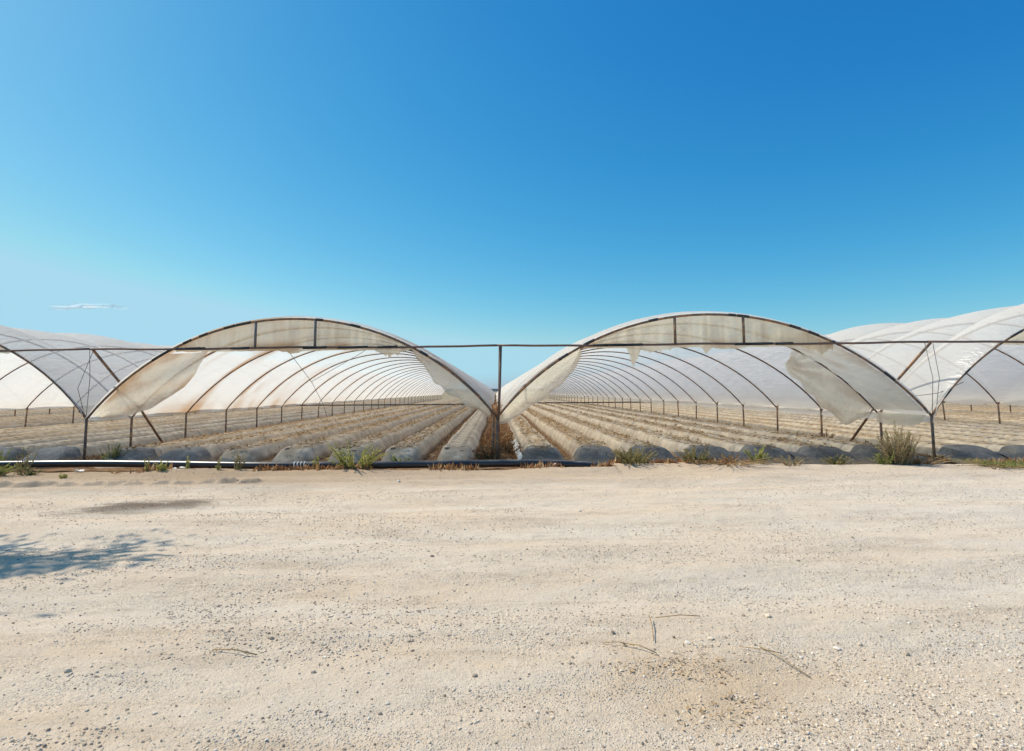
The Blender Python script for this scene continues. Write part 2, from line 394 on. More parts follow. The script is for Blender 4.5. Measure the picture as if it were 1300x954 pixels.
def film_mesh(name, rise, B, seed, stain=0.0, ncut=8, broad=0.0, hem=0.0):
    rows = []
    for i in range(len(OFFS)-1):
        n = 16 if i < ncut else 6
        for k in range(n): rows.append((OFFS[i]+(OFFS[i+1]-OFFS[i])*k/n, k/n, i))
    rows.append((LEN, 0., len(OFFS)-2)); rows[0] = (-.045, 0, 0)
    nc = 53
    o = np.array([r[0] for r in rows])[:, None]; fr = np.array([r[1] for r in rows])[:, None]; idx = np.array([r[2] for r in rows])[:, None]
    s = np.linspace(0, 1, nc)[None, :]
    h = W/2; R = (h*h+rise*rise)/(2*rise); a = math.asin(h/R)
    an = -a+2*a*s
    side = np.sin(math.pi*s)**.7
    amp = B*(1+.35*vnoise(idx*3.3+.5, idx*0+seed, seed))
    dr = .034*np.minimum(1, side*3)+amp*np.sin(math.pi*fr)**.6*side
    dr = dr+.022*fbm(s*14+o*.0, o*1.1, seed+3, 3)*side*np.minimum(1, np.sin(math.pi*fr)*2.2)
    x = h+(R+dr)*np.sin(an); z = POST+(R+dr)*np.cos(an)-(R-rise)
    x = x+0*o; z = z+0*o
    # loose bottom hems: the -X hem hangs lower than the +X one, both wavy
    hang = .012+hem+.03*np.abs(fbm(o*.9, o*0+2, seed+8, 3))+.03*np.sin(math.pi*fr)
    z[:, 0] = (POST-hang)[:, 0]; x[:, 0] = -.01+.02*vnoise(o*1.7, o*0, seed)[:, 0]
    z[:, -1] = (POST+.05+.03*vnoise(o*1.3, o*0, seed+5)-.05*np.sin(math.pi*fr))[:, 0]; x[:, -1] = W-.06
    y = SL*x+o
    dirt_folds = np.zeros_like(x)
    if stain > 0:
        d = np.minimum(o-np.array(OFFS)[idx], 9)
        near = np.exp(-((d-.24)/.15)**2)+.4*np.exp(-((d-.7)/.4)**2)*np.clip(fbm(s*7+idx, o*.7, seed+61, 3)*2.2, 0, 1)
        m = sstep(.03, .08, s)*(1-sstep(.38, .6, s))*(.35+.9*np.clip(.5+fbm(s*9, o*1.3, seed+21, 3), 0, 1))
        dirt_folds = stain*near*m*np.clip(1.15-o/38, .15, 1)
    if broad > 0:
        p = sstep(.02, .35, fbm(s*5+.3*o, o*1.1, seed+33, 4))
        dirt_folds = dirt_folds+broad*p*(1-sstep(4, 15, o))
        hem = np.exp(-(s/.035)**2)*np.clip(.3+fbm(o*1.5, s*3, seed+44, 3), 0, 1)
        dirt_folds = dirt_folds+.8*broad*2*hem*(1-sstep(10, 25, o))
    V = np.stack([x.ravel(), y.ravel(), z.ravel()], 1)
    return mesh_np(name, V, grid_faces(len(rows), nc), True, {'dirt_folds': np.clip(dirt_folds, 0, .85).ravel()})
def gable_mesh(name, rise, seed, scraps=(), hem=.6, gaps=()):
    nr, nc = 15, 181
    R = ((W/2)**2+rise**2)/(2*rise)
    half = math.sqrt(R*R-(R-rise+BAR-POST)**2)
    x = np.linspace(W/2-half+.01, W/2+half-.01, nc)
    zt = POST+np.sqrt(np.maximum(R*R-(x-W/2)**2, 0))-(R-rise)-.005
    zb = BAR-.055-.03*np.abs(fbm(x*4, x*0, seed, 3))
    for c, w, d in scraps: zb = zb-d*np.maximum(0, 1-np.abs((x-c)/w))**.7*(1+.5*vnoise(x*25, x*0, seed+2))
    zb = np.minimum(zb, zt-.003)
    t = np.linspace(0, 1, nr)[:, None]
    Zg = zb[None, :]+(zt-zb)[None, :]*t; Xg = np.repeat(x[None, :], nr, 0)
    fold = .040*fbm(x*6.5, x*0+seed, seed+6, 3)[None, :]*(.4+.8*(1-np.abs(2*t-1)))+.012*fbm(Xg*3, Zg*4, seed+7, 3)
    Yg = SL*Xg+.055+fold
    dirt_folds = hem*np.exp(-((Zg-BAR)/.10)**2)*np.clip(.45+1.3*fbm(Xg*1.6, Xg*0, seed+9, 3), 0, 1)
    dirt_folds = dirt_folds+.22*sstep(-.1, .4, fbm(Xg*3.4+.5*Zg, Zg*.5, seed+12, 4))+.12*sstep(0, .3, vnoise(Xg*17, Zg*.6, seed+15))  # shading of the vertical folds, painted as brown streaks over the hem stain
    V = np.stack([Xg.ravel(), Yg.ravel(), Zg.ravel()], 1)
    return mesh_np(name, V, grid_faces(nr, nc), True, {'dirt_folds': np.clip(dirt_folds, 0, .8).ravel()})
def resample(P, n):
    P = np.array(P, float); d = np.r_[0, np.cumsum(np.linalg.norm(np.diff(P, axis=0), axis=1))]; d /= d[-1]
    t = np.linspace(0, 1, n); return np.stack([np.interp(t, d, P[:, k]) for k in range(P.shape[1])], 1)
def smooth(P, k=2):
    P = np.array(P, float)
    for _ in range(k):
        Q = P.copy(); Q[1:-1] = .25*P[:-2]+.5*P[1:-1]+.25*P[2:]; P = Q
    return P
def flap_mesh(name, outer, inner, x0, y_off, sag, seed, dirt_folds=.25, nf=4.0, amp=.03, edge=.5, pull=None):
    """curtain of loose film between two curves given as world (x, z); local to a bay whose left foot is x0"""
    n, m = 50, 18
    A = smooth(resample(outer, n), 3); B = smooth(resample(inner, n), 1)
    t = np.linspace(0, 1, m)[None, :, None]
    P = A[:, None, :]*(1-t)+B[:, None, :]*t
    u = np.linspace(0, 1, n)[:, None]; tt = t[:, :, 0]
    rip = .022*np.sin(u*31+2*vnoise(u*6, u*0, seed))*tt**1.5*np.minimum(1, 8*(1-u))
    x = P[:, :, 0]-x0+rip*.6; z = P[:, :, 1]+rip
    y = SL*x+y_off+sag*np.sin(tt*math.pi*.62)+amp*np.sin(nf*math.pi*(u*1.0+.35*tt)+3*fbm(u*2, tt*2, seed, 2))*(.25+tt)+.03*fbm(u*7, tt*3, seed+4, 3)
    if pull:
        ang = np.arctan2(z-pull[1], x+x0-pull[0]); dist = np.hypot(z-pull[1], x+x0-pull[0])
        y = y+.05*np.sin(ang*17+vnoise(dist*3, dist*0, seed))*np.clip(dist*1.5, 0, 1)*np.clip(1.5-dist, 0, 1)
    d = dirt_folds*sstep(-.1, .45, fbm(u*3.2+tt*1.1, tt*2.4, seed+8, 4))+edge*np.exp(-((1-tt)/.10)**2)*np.clip(.3+fbm(u*6, tt, seed+9, 3), 0, 1)
    d = d+edge*.6*np.exp(-(tt/.08)**2)*np.clip(.2+fbm(u*5, tt, seed+10, 3), 0, 1)
    V = np.stack([x.ravel(), y.ravel(), z.ravel()], 1)
    return mesh_np(name, V, grid_faces(n, m), True, {'dirt_folds': np.clip(d, 0, .8).ravel()})
def arch_world(x0, xa, xb, rise=RISE, n=14, dz=-.02):
    R = ((W/2)**2+rise**2)/(2*rise)
    return [(x, POST+math.sqrt(max(R*R-(x-x0-W/2)**2, 0))-(R-rise)+dz) for x in np.linspace(xa, xb, n)]

LABELS = {
    -1: 'white film tunnel left of the middle pole, rust stained film inside and grey gable strip',
    1: 'white film tunnel right of the middle pole with torn beige gable and a sagging drape',
    -2: 'pale film tunnel cut off by the left edge of the photo',
    2: 'taller billowing film tunnel cut off by the right edge of the photo',
}
def build_bay(b):
    x0 = XC+W*(b if b < 0 else b-1)
    tall = b >= 2; rise = TALL if tall else RISE
    near = abs(b) <= 2
    lab = LABELS.get(b, 'pale film tunnel hidden far out on the %s, beyond the nearer tunnels' % ('left' if b < 0 else 'right'))
    t = thing('polytunnel', lab, 'polytunnel', (x0, yf(x0), 0), 'film tunnels of the strawberry field')
    def add(name, me, mat=None, loc=None): return obj(name, me, mat, t, loc)
    # roof film
    if b == -1: fm = film_mesh('film_roof', rise, .09, 5, stain=1.6, broad=.45)
    elif b == 1: fm = film_mesh('film_roof', rise, .12, 23, stain=.12, broad=.05)
    elif b == -2: fm = film_mesh('film_roof', rise, .20, 37)
    elif b == 2: fm = film_mesh('film_roof', rise, .30, 41, broad=.03, hem=.10)
    else: fm = SHARED_FILM[tall]
    add('film_roof', fm, M_FILM)
    # frame
    posts_x = [0.0] if b < 0 else ([W] if b > 1 else [0.0, W])
    if near:
        for i, o in enumerate(OFFS):
            add('hoop', (FHOOP_TALL if tall else FHOOP) if i == 0 else (HOOP_TALL if tall else HOOP), None, (0, o, 0))
        jr = random.Random(70+b)
        for h_ in [c_ for c_ in t.children if c_.name.startswith('hoop')][1:]:
            h_.rotation_euler = (jr.gauss(0, .004), 0, jr.gauss(0, .004)); h_.location.y += jr.gauss(0, .02); h_.location.z -= abs(jr.gauss(0, .012))
        for px in posts_x:
            for i, o in enumerate(OFFS):
                po = add('post', POSTM, None, (px, SL*px+o, 0))
                if i: po.rotation_euler = (jr.gauss(0, .018), jr.gauss(0, .018), 0)
    else:
        mb = MB()
        for o in OFFS:
            pts = []
            for i in range(17):
                x, z = arch_pt(i/16, rise); pts.append((x, SL*x+o, z))
            mb.tube(pts, .027, 5, False)
            for px in posts_x: mb.tube([(px, SL*px+o, -.1), (px, SL*px+o, POST)], .03, 5, False)
        me = mb.mesh('frame'); add('frame', me, M_HOOP)
    # cross bar of the front, with a slight sag between its fixings
    mb = MB(); pts = []
    for i in range(25):
        x = W*i/24; pts.append((x, SL*x-.035, BAR-.018*math.sin(math.pi*i/24*2)**2+.004*math.sin(i*1.7+b)))
    mb.tube(pts, .021, 8); add('cross_bar', mb.mesh('cross_bar'), M_BAR)
    for px in posts_x:                                # slanting braces down the valley line
        mb = MB(); y0 = SL*px
        mb.tube([(px+.06, y0-.02, BAR-.02), (px+.05, y0+1.4, 1.12), (px+.04, y0+2.75, -.08)], .026, 8); add('brace', mb.mesh('brace'), M_HOOP)
    if abs(b) > 3: return t
    # uprights between bar and front hoop
    R = ((W/2)**2+rise**2)/(2*rise)
    for ux in ((3.29, 4.47) if b < 0 else (3.38, 4.66)):
        zt = POST+math.sqrt(R*R-(ux-W/2)**2)-(R-rise)
        mb = MB(); mb.tube([(ux, SL*ux-.005, BAR-.02), (ux, SL*ux-.005, zt+.01)], .026, 8); add('upright', mb.mesh('upright'), M_GALV if b == -1 else M_HOOP)
    # black film clips on hoop and bar
    rr = random.Random(40+b)
    for s in sorted(rr.uniform(.03, .97) for _ in range(11)):
        mb = MB(); L = rr.uniform(.012, .028)
        pts = []
        for k in range(5):
            x, z = arch_pt(min(max(s+L*(k/4-.5), .005), .995), rise, .003); pts.append((x, SL*x-.004, z))
        mb.tube(pts, .028, 8); add('film_clip', mb.mesh('film_clip'), M_CLIP)
    half = math.sqrt(R*R-(R-rise+BAR-POST)**2)
    for _ in range(7):
        cx = rr.uniform(W/2-half+.3, W/2+half-.3); L = rr.uniform(.12, .3); mb = MB()
        mb.tube([(cx-L, SL*(cx-L)-.035, BAR-.012), (cx, SL*cx-.035, BAR-.012), (cx+L, SL*(cx+L)-.035, BAR-.006)], .026, 8); add('film_clip', mb.mesh('film_clip'), M_CLIP)
    # gable sheet above the bar
    if b == -1: g = gable_mesh('gable_sheet', rise, 3, ((5.95, .33, .13), (4.0, .25, .05)), .85)
    elif b == 1: g = gable_mesh('gable_sheet', rise, 9, ((2.62, .14, .30), (2.95, .22, .10), (3.2, .2, .06), (3.98, .10, .10), (4.4, .35, .05), (6.1, .35, .12)), .45)
    else: g = gable_mesh('gable_sheet', rise, 60+b, ((3.0, .2, .1),), .5)
    add('gable_sheet', g, M_SHEET)
    if b == -1:
        add('loose_flap', flap_mesh('loose_flap', arch_world(x0, -6.45, -7.90), [(-5.71, 2.12), (-5.84, 1.9), (-6.0, 1.68), (-6.25, 1.42), (-6.55, 1.2), (-6.80, 1.06), (-6.93, .95), (-7.34, .86), (-7.86, .80)], x0, .06, .22, 4, .58, 3.0, .07), M_FLAP)
        add('loose_flap', flap_mesh('loose_flap', arch_world(x0, -1.68, -.08), [(-1.66, 2.10), (-1.5, 1.93), (-1.36, 1.70), (-1.1, 1.40), (-.74, 1.15), (-.44, .97), (-.1, .79)], x0, .06, .20, 14, .35, 2.0, .03), M_FLAP)
    if b == 1:
        add('loose_flap', flap_mesh('loose_flap', arch_world(x0, 1.66, .09), [(1.66, 2.12), (1.66, 1.95), (1.52, 1.68), (1.24, 1.39), (.91, 1.13), (.54, .90), (.26, .70), (.07, .66)], x0, .05, .22, 24, .22, 2.5, .04, .45), M_FLAP)
        add('film_drape', flap_mesh('film_drape', arch_world(x0, 6.35, 7.95, dz=.0), [(6.45, 2.02), (6.22, 1.82), (6.40, 1.56), (6.60, 1.34), (6.84, 1.06), (7.12, .80), (7.40, .58), (7.50, .56), (7.62, .62), (7.82, .72), (7.95, .77)], x0, 1.55, .10, 34, .42, 1.5, .03, .35, (6.2, 1.83)), M_FLAP)
        n, m = 44, 16; u = np.linspace(0, 1, n)[:, None]; v = np.linspace(.0, 1, m)[None, :]
        sa = .70+.285*u-.05*v*(1-u)*np.sin(math.pi*v*.5)
        R = ((W/2)**2+rise**2)/(2*rise); ah = math.asin(W/2/R); rr_ = R-.03-.05*np.sin(math.pi*v)*np.sin(math.pi*u)+.016*np.sin(u*34+9*v+2*fbm(u*4, v*3, 7, 2))*(.3+v)+.02*fbm(u*6, v*4, 9, 3)
        x = W/2+rr_*np.sin(-ah+2*ah*sa); z = POST+rr_*np.cos(-ah+2*ah*sa)-(R-rise); y = .03+1.36*v+0*u
        dd = .35*sstep(0, .4, fbm(u*4+v*2, v*3, 12, 4))+.25*np.exp(-(v/.1)**2)*np.clip(.5+fbm(u*6, v, 15, 3), 0, 1)
        add('film_drape', mesh_np('film_drape', np.stack([x.ravel(), (SL*x+y).ravel(), z.ravel()], 1), grid_faces(n, m), True, {'dirt_folds': np.clip(dd, 0, .8).ravel()}), M_FLAP)
        # skirt of film hanging between the first two posts
        n, m = 30, 9; u = np.linspace(0, 1, n)[:, None]; v = np.linspace(0, 1, m)[None, :]
        bot = POST-.13-.10*np.sin(math.pi*u*.9)-.02*np.sin(9*u)
        z = POST+.02+(bot-POST-.02)*v; y = .05+1.35*u+0*v; x = W-.05-.10*v*(1-u)-.03*np.sin(u*14)*v+0*u
        V = np.stack([x.ravel(), (SL*x+y).ravel(), z.ravel()], 1)
        add('film_skirt', mesh_np('film_skirt', V, grid_faces(n, m), True, {'dirt_folds': (.25*np.abs(fbm(u*5, v*2, 77, 3))+0*u*v).ravel()}), M_FLAP)
        # pole above the middle post, bent a little
        mb = MB(); mb.tube([(.02, -.035, POST-.05), (.05, -.035, 1.3), (.075, -.035, BAR)], .024, 8); add('pole', mb.mesh('pole'), M_BAR)
        mb = MB(); mb.tube([(-.075, .35, -.1), (-.07, .33, POST+.02)], .028, 8); add('post', mb.mesh('post'), M_HOOP)
        # dry leaves and torn film caught in the valley between the two middle tunnels
        mb = MB(); r2 = random.Random(5)
        for _ in range(900):
            yy = abs(r2.gauss(0, 1.6))-.05; xx = r2.gauss(-.02, .05+.02*yy); zz = POST+.02+r2.random()*(.13+.03*yy)
            p = Vector((xx, yy, zz)); a = Vector((r2.gauss(0, 1), r2.gauss(0, 1), r2.gauss(0, 1))).normalized()*r2.uniform(.012, .04); c = a.orthogonal().normalized()*r2.uniform(.006, .02)
            mb.add([p-a, p+c, p+a, p-c], [(0, 1, 2, 3)], r2.random())
        add('valley_litter', mb.mesh('valley_litter', False, 'shade'), M_DRYRED)
    # strings
    def string(pts):
        mb = MB(); mb.tube(pts, .006, 5); add('string', mb.mesh('string'), M_STRING)
    if b == -2: string([(W-.01, SL*W-.02, BAR), (W+.03, SL*W-.02, 1.6), (W+.0, SL*W-.02, POST)]); string([(W+.06, SL*W, BAR), (W-.35, SL*W+.2, 1.4), (W-.02, SL*W, POST)])
    if b == 2:
        string([(-.05, -.02, BAR), (.06, -.02, 1.5), (.0, -.02, POST)]); string([(.12, .0, BAR), (.2, .0, 1.5), (.08, .0, POST)])
        string([(-.25, .2, 1.15), (.2, .05, 1.22), (.62, -.04, 1.42)])
    if b == -1: string([(3.45, .9, 2.28), (3.62, 2.2, 1.55), (3.3, 4.2, 1.0), (2.9, 6.0, .55)]); string([(3.62, 2.2, 1.55), (4.6, 2.6, 2.2), (5.0, 2.8, 2.5)])
    if b == 1: string([(3.42, -.02, 2.66), (3.9, -.03, 2.2)])
    return t
SHARED_FILM = {False: film_mesh('film_roof', RISE, .16, 51, ncut=0), True: film_mesh('film_roof', TALL, .22, 52, ncut=0)}
NB = 5
BAYS = {b: build_bay(b) for k in range(1, NB+1) for b in (-k, k)}

# ---------------------------------------------------------------- raised beds
def bed_mesh(name, seed):
    ys = axis([(0, 12, .16), (12, 30, .5), (30, LEN-1, 2.0)])
    prof = np.array([(-.40, -.06), (-.365, .05), (-.325, .15), (-.285, .225), (-.23, .262), (-.12, .268), (0, .262), (.12, .268), (.23, .262), (.285, .225), (.325, .15), (.365, .05), (.40, -.06)])
    prof = resample(prof, 21)
    yy = ys[:, None]; px = prof[None, :, 0]; pz = prof[None, :, 1]
    k = np.linspace(0, 1, 21)[None, :]
    wob = .035*fbm(yy*.35, yy*0, seed, 3); wd = 1+.10*fbm(yy*.5, yy*0+4, seed+1, 3); ht = 1+.08*fbm(yy*.6, yy*0+8, seed+2, 3)
    bump = .014*fbm(yy*2.6, k*5, seed+3, 3); end = .12+.88*sstep(-.02, .55, yy)**.8; ht = ht*end; wd = wd*(.86+.14*end)
    x = px*wd+wob+bump*np.sign(px)*(np.abs(px) > .2); z = pz*ht+bump*.8
    y = yy+0*x
    V = np.stack([x.ravel(), y.ravel(), z.ravel()], 1)
    return mesh_np(name, V, grid_faces(len(ys), 21))
def residue_mesh(name, seed):
    r = np.random.default_rng(seed); n = 1700
    y = np.where(r.random(n) < .62, r.random(n)*13, 13+r.random(n)*26); x = np.clip(r.normal(0, .115, n), -.27, .27)
    clump = vnoise(x*6+9, y*2.2, seed) > -.25
    x = x[clump]; y = y[clump]; n = len(x)
    z = .268-.9*np.maximum(0, np.abs(x)-.24)+r.random(n)*.035
    L = r.uniform(.03, .11, n)*np.where(y > 13, 1.5, 1); w = L*r.uniform(.10, .35, n); a = r.random(n)*2*math.pi; tl = r.normal(0, .35, n)
    d = np.stack([np.cos(a)*np.cos(tl), np.sin(a)*np.cos(tl), np.abs(np.sin(tl))], 1)*L[:, None]; e = np.stack([-np.sin(a), np.cos(a), r.normal(0, .5, n)], 1)*w[:, None]
    p = np.stack([x, y, z], 1); V = np.stack([p-e, p+d*.5-e*.2, p+d, p+e], 1).reshape(-1, 3)
    F = np.arange(n*4).reshape(-1, 4)
    return mesh_np(name, V, F, False, {'shade': np.repeat(r.random(n), 4)})
def cover_mesh(name, seed, wide=1.0, fill=0.0):
    """film tucked over the end of a bed and pegged to the ground"""
    ys = np.linspace(-.42, .55, 24); prof = resample(np.array([(-.50*wide, -.05), (-.41, .06), (-.355, .16), (-.30, .238), (-.2, .277), (0, .28), (.2, .277), (.30, .238), (.355, .16), (.41, .06), (.50*wide, -.05)]), 25)
    k = np.linspace(-1, 1, 25)[None, :]; yy = ys[:, None]
    f = sstep(-.46, .42, yy)**.8*.97
    x = prof[None, :, 0]*(1+.22*(1-f))*(1+.04*vnoise(yy*3, yy*0, seed)); z = (prof[None, :, 1]+.05)*f-.05+.034*fbm(yy*5+2*k, k*4, seed+2, 4)*f**.5+.004
    z = np.maximum(z, (fill*.20*f+.02*fbm(k*3, yy*4, seed+9, 2)) if fill else -9)
    if fill: x = x*1.06
    y = yy+.06*vnoise(k*2.2, k*0+1, seed+5)*(1-f)+.05*vnoise(k*3, k*0+5, seed+6)*sstep(.3, .62, yy)
    V = np.stack([x.ravel(), (y+0*x).ravel(), z.ravel()], 1)
    return mesh_np(name, V, grid_faces(24, 25))
BEDS = [bed_mesh('raised_bed', 100+9*i) for i in range(5)]
for m in BEDS: m.materials.append(M_BED)
RES = [residue_mesh('dry_plants', 200+i) for i in range(4)]
for m in RES: m.materials.append(M_STRAW)
COV_D = [cover_mesh('end_cover', 300+i*7) for i in range(3)]; COV_W = [cover_mesh('end_cover', 330+i*7, 1.16, .80) for i in range(2)]; COV_L = [cover_mesh('end_cover', 360+i*7) for i in range(3)]
for m in COV_D+COV_W: m.materials.append(M_COVER)
for m in COV_L: m.materials.append(M_COVER2)
ORD = ['first', 'second', 'third', 'fourth', 'fifth', 'sixth', 'seventh']
for b in sorted(BAYS, key=abs):
    x0 = XC+W*(b if b < 0 else b-1)
    for i in range(7):
        off = .83+1.057*i; x = x0+off
        k = i if b > 0 else 6-i
        if b == 1: lab = ORD[k]+' raised bed to the right of the middle pole, dusty film with dry plants'
        elif b == -1: lab = ORD[k]+' raised bed to the left of the middle pole, dusty film with dry plants'
        elif b == 2: lab = ORD[k]+' raised bed beyond the right-hand front post, dusty grey film'
        elif b == -2: lab = ORD[k]+' raised bed beyond the left-hand front post, dusty grey film'
        else: lab = 'dusty film-covered bed far out beyond the second tunnel on the %s' % ('left' if b < 0 else 'right')
        y0 = yf(x)-.12+random.uniform(-.07, .07)
        bd = obj('raised_bed', BEDS[(i*2+b) % 5], None, None, (x+random.uniform(-.03, .03), y0, -.045))
        tag(bd, lab, 'crop bed', 'raised strawberry beds')
        if b == -1 and k == 0: bd.material_slots[0].link = 'OBJECT'; bd.material_slots[0].material = M_BED_BARE
        if abs(b) == 1 and not (b == -1 and k == 0): obj('dry_plants', RES[(i+b) % 4], None, bd)
        if b >= 1 and b <= 3 or b <= -2 and b >= -3 or (b == -1 and i in (0, 1)):
            if b >= 2 or (b == 1 and i >= 3): cm = COV_W[i % 2]
            elif b == 1: cm = COV_D[i % 3]
            else: cm = COV_L[i % 3]
            if b == 1 and i == 0: cm = COV_D[1]
            obj('end_cover', cm, None, bd)
        if b == 1 and i == 0:                         # white bed-side film on its left flank, glare put into the white
            n, m = 40, 5; u = np.linspace(0, 1, n)[:, None]; v = np.linspace(0, 1, m)[None, :]
            y = -.25+4.6*u+0*v; x_ = -.47+.10*v*(1+.4*vnoise(u*14, u*0, 3))-.02*vnoise(u*9, v*2, 2); z = .02+.15*v*(.8+.5*vnoise(u*11, u*0, 6))+.012*fbm(u*30, v*3, 8, 2)
            obj('glare_film', mesh_np('glare_film', np.stack([x_.ravel(), y.ravel(), z.ravel()], 1), grid_faces(n, m)), M_WHITE, bd)

# ---------------------------------------------------------------- pipes
def pipe(name, pts, r, mat, n=14):
    P = smooth(resample(pts, 90), 6); mb = MB(); mb.tube([tuple(p) for p in P], r, n); return obj(name, mb.mesh(name), mat)
pp = pipe('irrigation_pipe', [(-19, 10.5, .05), (-12, 10.50, .055), (-8.75, 10.48, .06), (-7.26, 10.50, .062), (-5.78, 10.30, .06), (-3.95, 10.0, .055), (-2, 9.98, .05), (-.9, 9.98, .055), (.14, 9.98, .062), (.9, 10.02, .05), (1.5, 10.06, .02), (2.2, 10.12, -.06)], .062, M_PIPE)
tag(pp, 'thick black polythene pipe lying along the edge of the gravel yard', 'pipe')
mb = None
for k in range(4):
    xk = -3.43+k*.057; mb = MB(); mb.tube([(xk-.008, 9.985, .056), (xk+.008, 9.985, .056)], .0645, 14); obj('tape_band', mb.mesh('tape_band'), M_WHITE, pp)
cp = pipe('irrigation_pipe', [(-25, 45.6, .30), (-14.3, 45.9, .27), (-7, 44.6, .29), (-2.4, 45.4, .27), (0, 47, .29), (3.2, 49.4, .28), (5, 49.2, .27), (12, 49, .29), (25, 48.5, .28)], .05, M_PIPE, 8)
tag(cp, 'dark hose lying across the beds deep inside the tunnels', 'pipe')

# ---------------------------------------------------------------- weeds
def weed(name, label, cat, x, y, h, spread, nst, leaf, lmat, seed, density=60, lsize=.03, narrow=.3, upright=.75, group=None, zb=None, tipbias=0.0):
    density = density*1.35; h = h*1.1
    r = random.Random(seed); st = MB(); lf = MB()
    z0 = (float(yard_h(x, y)) if zb is None else zb)-.01
    for i in range(nst):
        a = r.uniform(0, 2*math.pi); rr = math.sqrt(r.random())
        bx, by = .35*spread*rr*math.cos(a), .35*spread*rr*math.sin(a)*.7
        hh = h*r.uniform(.5, 1.0)*(1-.35*rr)
        lean = spread*(1-upright)*1.6*rr+r.gauss(0, .03)
        a2 = a+r.gauss(0, .5); P = []
        for k in range(6):
            f = k/5; P.append(Vector((bx+lean*math.cos(a2)*f**1.5+r.gauss(0, .006), by+lean*math.sin(a2)*f**1.5+r.gauss(0, .006), hh*f)))
        st.tube(P, [.0055*(1-.75*k/5)+.0012 for k in range(6)], 4, False, r.random())
        for _ in range(int(density*hh/max(h, .01))):
            f = min(.99, r.random()**(1-.5*tipbias)*.92+.08); q = f*5; j = min(4, int(q)); p = P[j].lerp(P[j+1], q-j)
            an = r.uniform(0, 2*math.pi); el = r.uniform(-.2, 1.1); L = lsize*r.uniform(.6, 1.4)*(1.15-.5*f)
            d = Vector((math.cos(an)*math.cos(el), math.sin(an)*math.cos(el), math.sin(el)))*L
            wv = d.cross(Vector((r.gauss(0, 1), r.gauss(0, 1), r.gauss(0, 1)))).normalized()*L*narrow
            if leaf: lf.add([p, p+d*.45+wv, p+d, p+d*.45-wv], [(0, 1, 2, 3)], min(1, max(0, .25+.5*f+r.gauss(0, .22))))
    o = obj(name, st.mesh(name, True, 'shade'), M_STEM, None, (x, y, z0))
    tag(o, label, cat, group)
    if leaf: obj('leaves', lf.mesh('leaves', False, 'shade'), lmat, o)
    return o
G = 'weeds along the edge of the yard'
weed('weed', 'bushy yellow-green weed in front of the black pipe, tallest of the green ones', 'weed', -2.36, 9.72, .56, .62, 34, 1, M_LIME, 1, 90, .036, .3, .62, G)
weed('weed', 'small lime green weed just behind the black pipe', 'weed', -1.74, 10.35, .24, .28, 14, 1, M_LIME, 2, 55, .04, .45, .6, G, zb=-.03)
weed('weed', 'dense green weed clump at the end of the third bed', 'weed', 2.36, 9.88, .33, .66, 60, 1, M_OLIVE, 3, 60, .03, .3, .8, G)
weed('weed', 'loose olive weed clump with reddish stalks by a dark bed end', 'weed', 3.45, 9.85, .34, .50, 36, 1, M_OLIVE, 4, 50, .03, .3, .75, G)
weed('weed', 'low brown withered weed mat between two green weeds', 'weed', 4.02, 9.72, .17, .85, 60, 1, M_DRYRED, 5, 36, .03, .25, .45, G)
weed('weed', 'upright yellow-green weed beside brown withered weeds', 'weed', 4.52, 9.82, .36, .26, 14, 1, M_LIME, 6, 60, .036, .4, .7, G)
weed('weed', 'brown dry stalks at the foot of the dark film, right of the yellow-green weed', 'weed', 5.0, 9.62, .20, .36, 22, 1, M_TAN, 7, 30, .025, .25, .5, G)
weed('shrub', 'tall dense dry shrub with pinkish brown top near the right front post', 'shrub', 6.86, 9.62, .72, .58, 135, 1, M_TAN, 8, 95, .030, .22, .80, G)
weed('weed', 'green weed at the foot of the tall dry shrub', 'weed', 6.55, 9.50, .26, .30, 20, 1, M_GREEN, 9, 50, .03, .35, .6, G)
weed('weed', 'rusty brown weed to the right of the tall dry shrub', 'weed', 7.35, 9.75, .25, .55, 40, 1, M_DRYRED, 10, 40, .028, .25, .55, G)
weed('grass_patch', 'low green patch of grass right of the right front post', 'grass patch', 8.30, 9.22, .10, .75, 90, 1, M_GREEN, 11, 16, .05, .14, .4, G)
weed('weed', 'pale green feathery weed behind the pipe by the left brace', 'weed', -7.32, 11.2, .44, .36, 26, 1, M_GREEN, 12, 70, .035, .2, .7, G, zb=-.03)
weed('weed', 'tall straggly weed with bare stalks in front of the pipe, far left', 'weed', -7.70, 9.62, .52, .28, 13, 1, M_OLIVE, 13, 30, .03, .3, .8, G)
weed('weed', 'dark green weed at the left edge of the photo', 'weed', -7.95, 9.35, .26, .40, 30, 1, M_GREEN, 14, 50, .035, .3, .55, G)
weed('weed', 'green weed behind the pipe at the left edge of the photo', 'weed', -9.05, 10.72, .46, .4, 24, 1, M_GREEN, 26, 50, .035, .3, .65, G, zb=-.03)
weed('weed', 'small low weed below the tall straggly weed', 'weed', -7.45, 9.45, .14, .2, 12, 1, M_OLIVE, 15, 30, .03, .3, .5, G)
weed('weed', 'thin seedling stalks beside a white scrap by the pipe', 'weed', -5.68, 9.62, .30, .10, 5, 1, M_LIME, 16, 26, .03, .3, .9, G)
weed('weed', 'small leafy weed just right of the thin seedling stalks', 'weed', -5.40, 9.52, .20, .16, 9, 1, M_LIME, 17, 34, .032, .4, .7, G)
weed('weed', 'tiny yellowish weed with one tall stalk, right of the white scrap', 'weed', -5.05, 9.62, .22, .10, 6, 1, M_LIME, 18, 24, .03, .3, .9, G)
weed('weed', 'thin single weed stalk leaning over the black pipe', 'weed', -4.50, 9.52, .30, .10, 4, 1, M_LIME, 19, 26, .032, .3, .85, G)
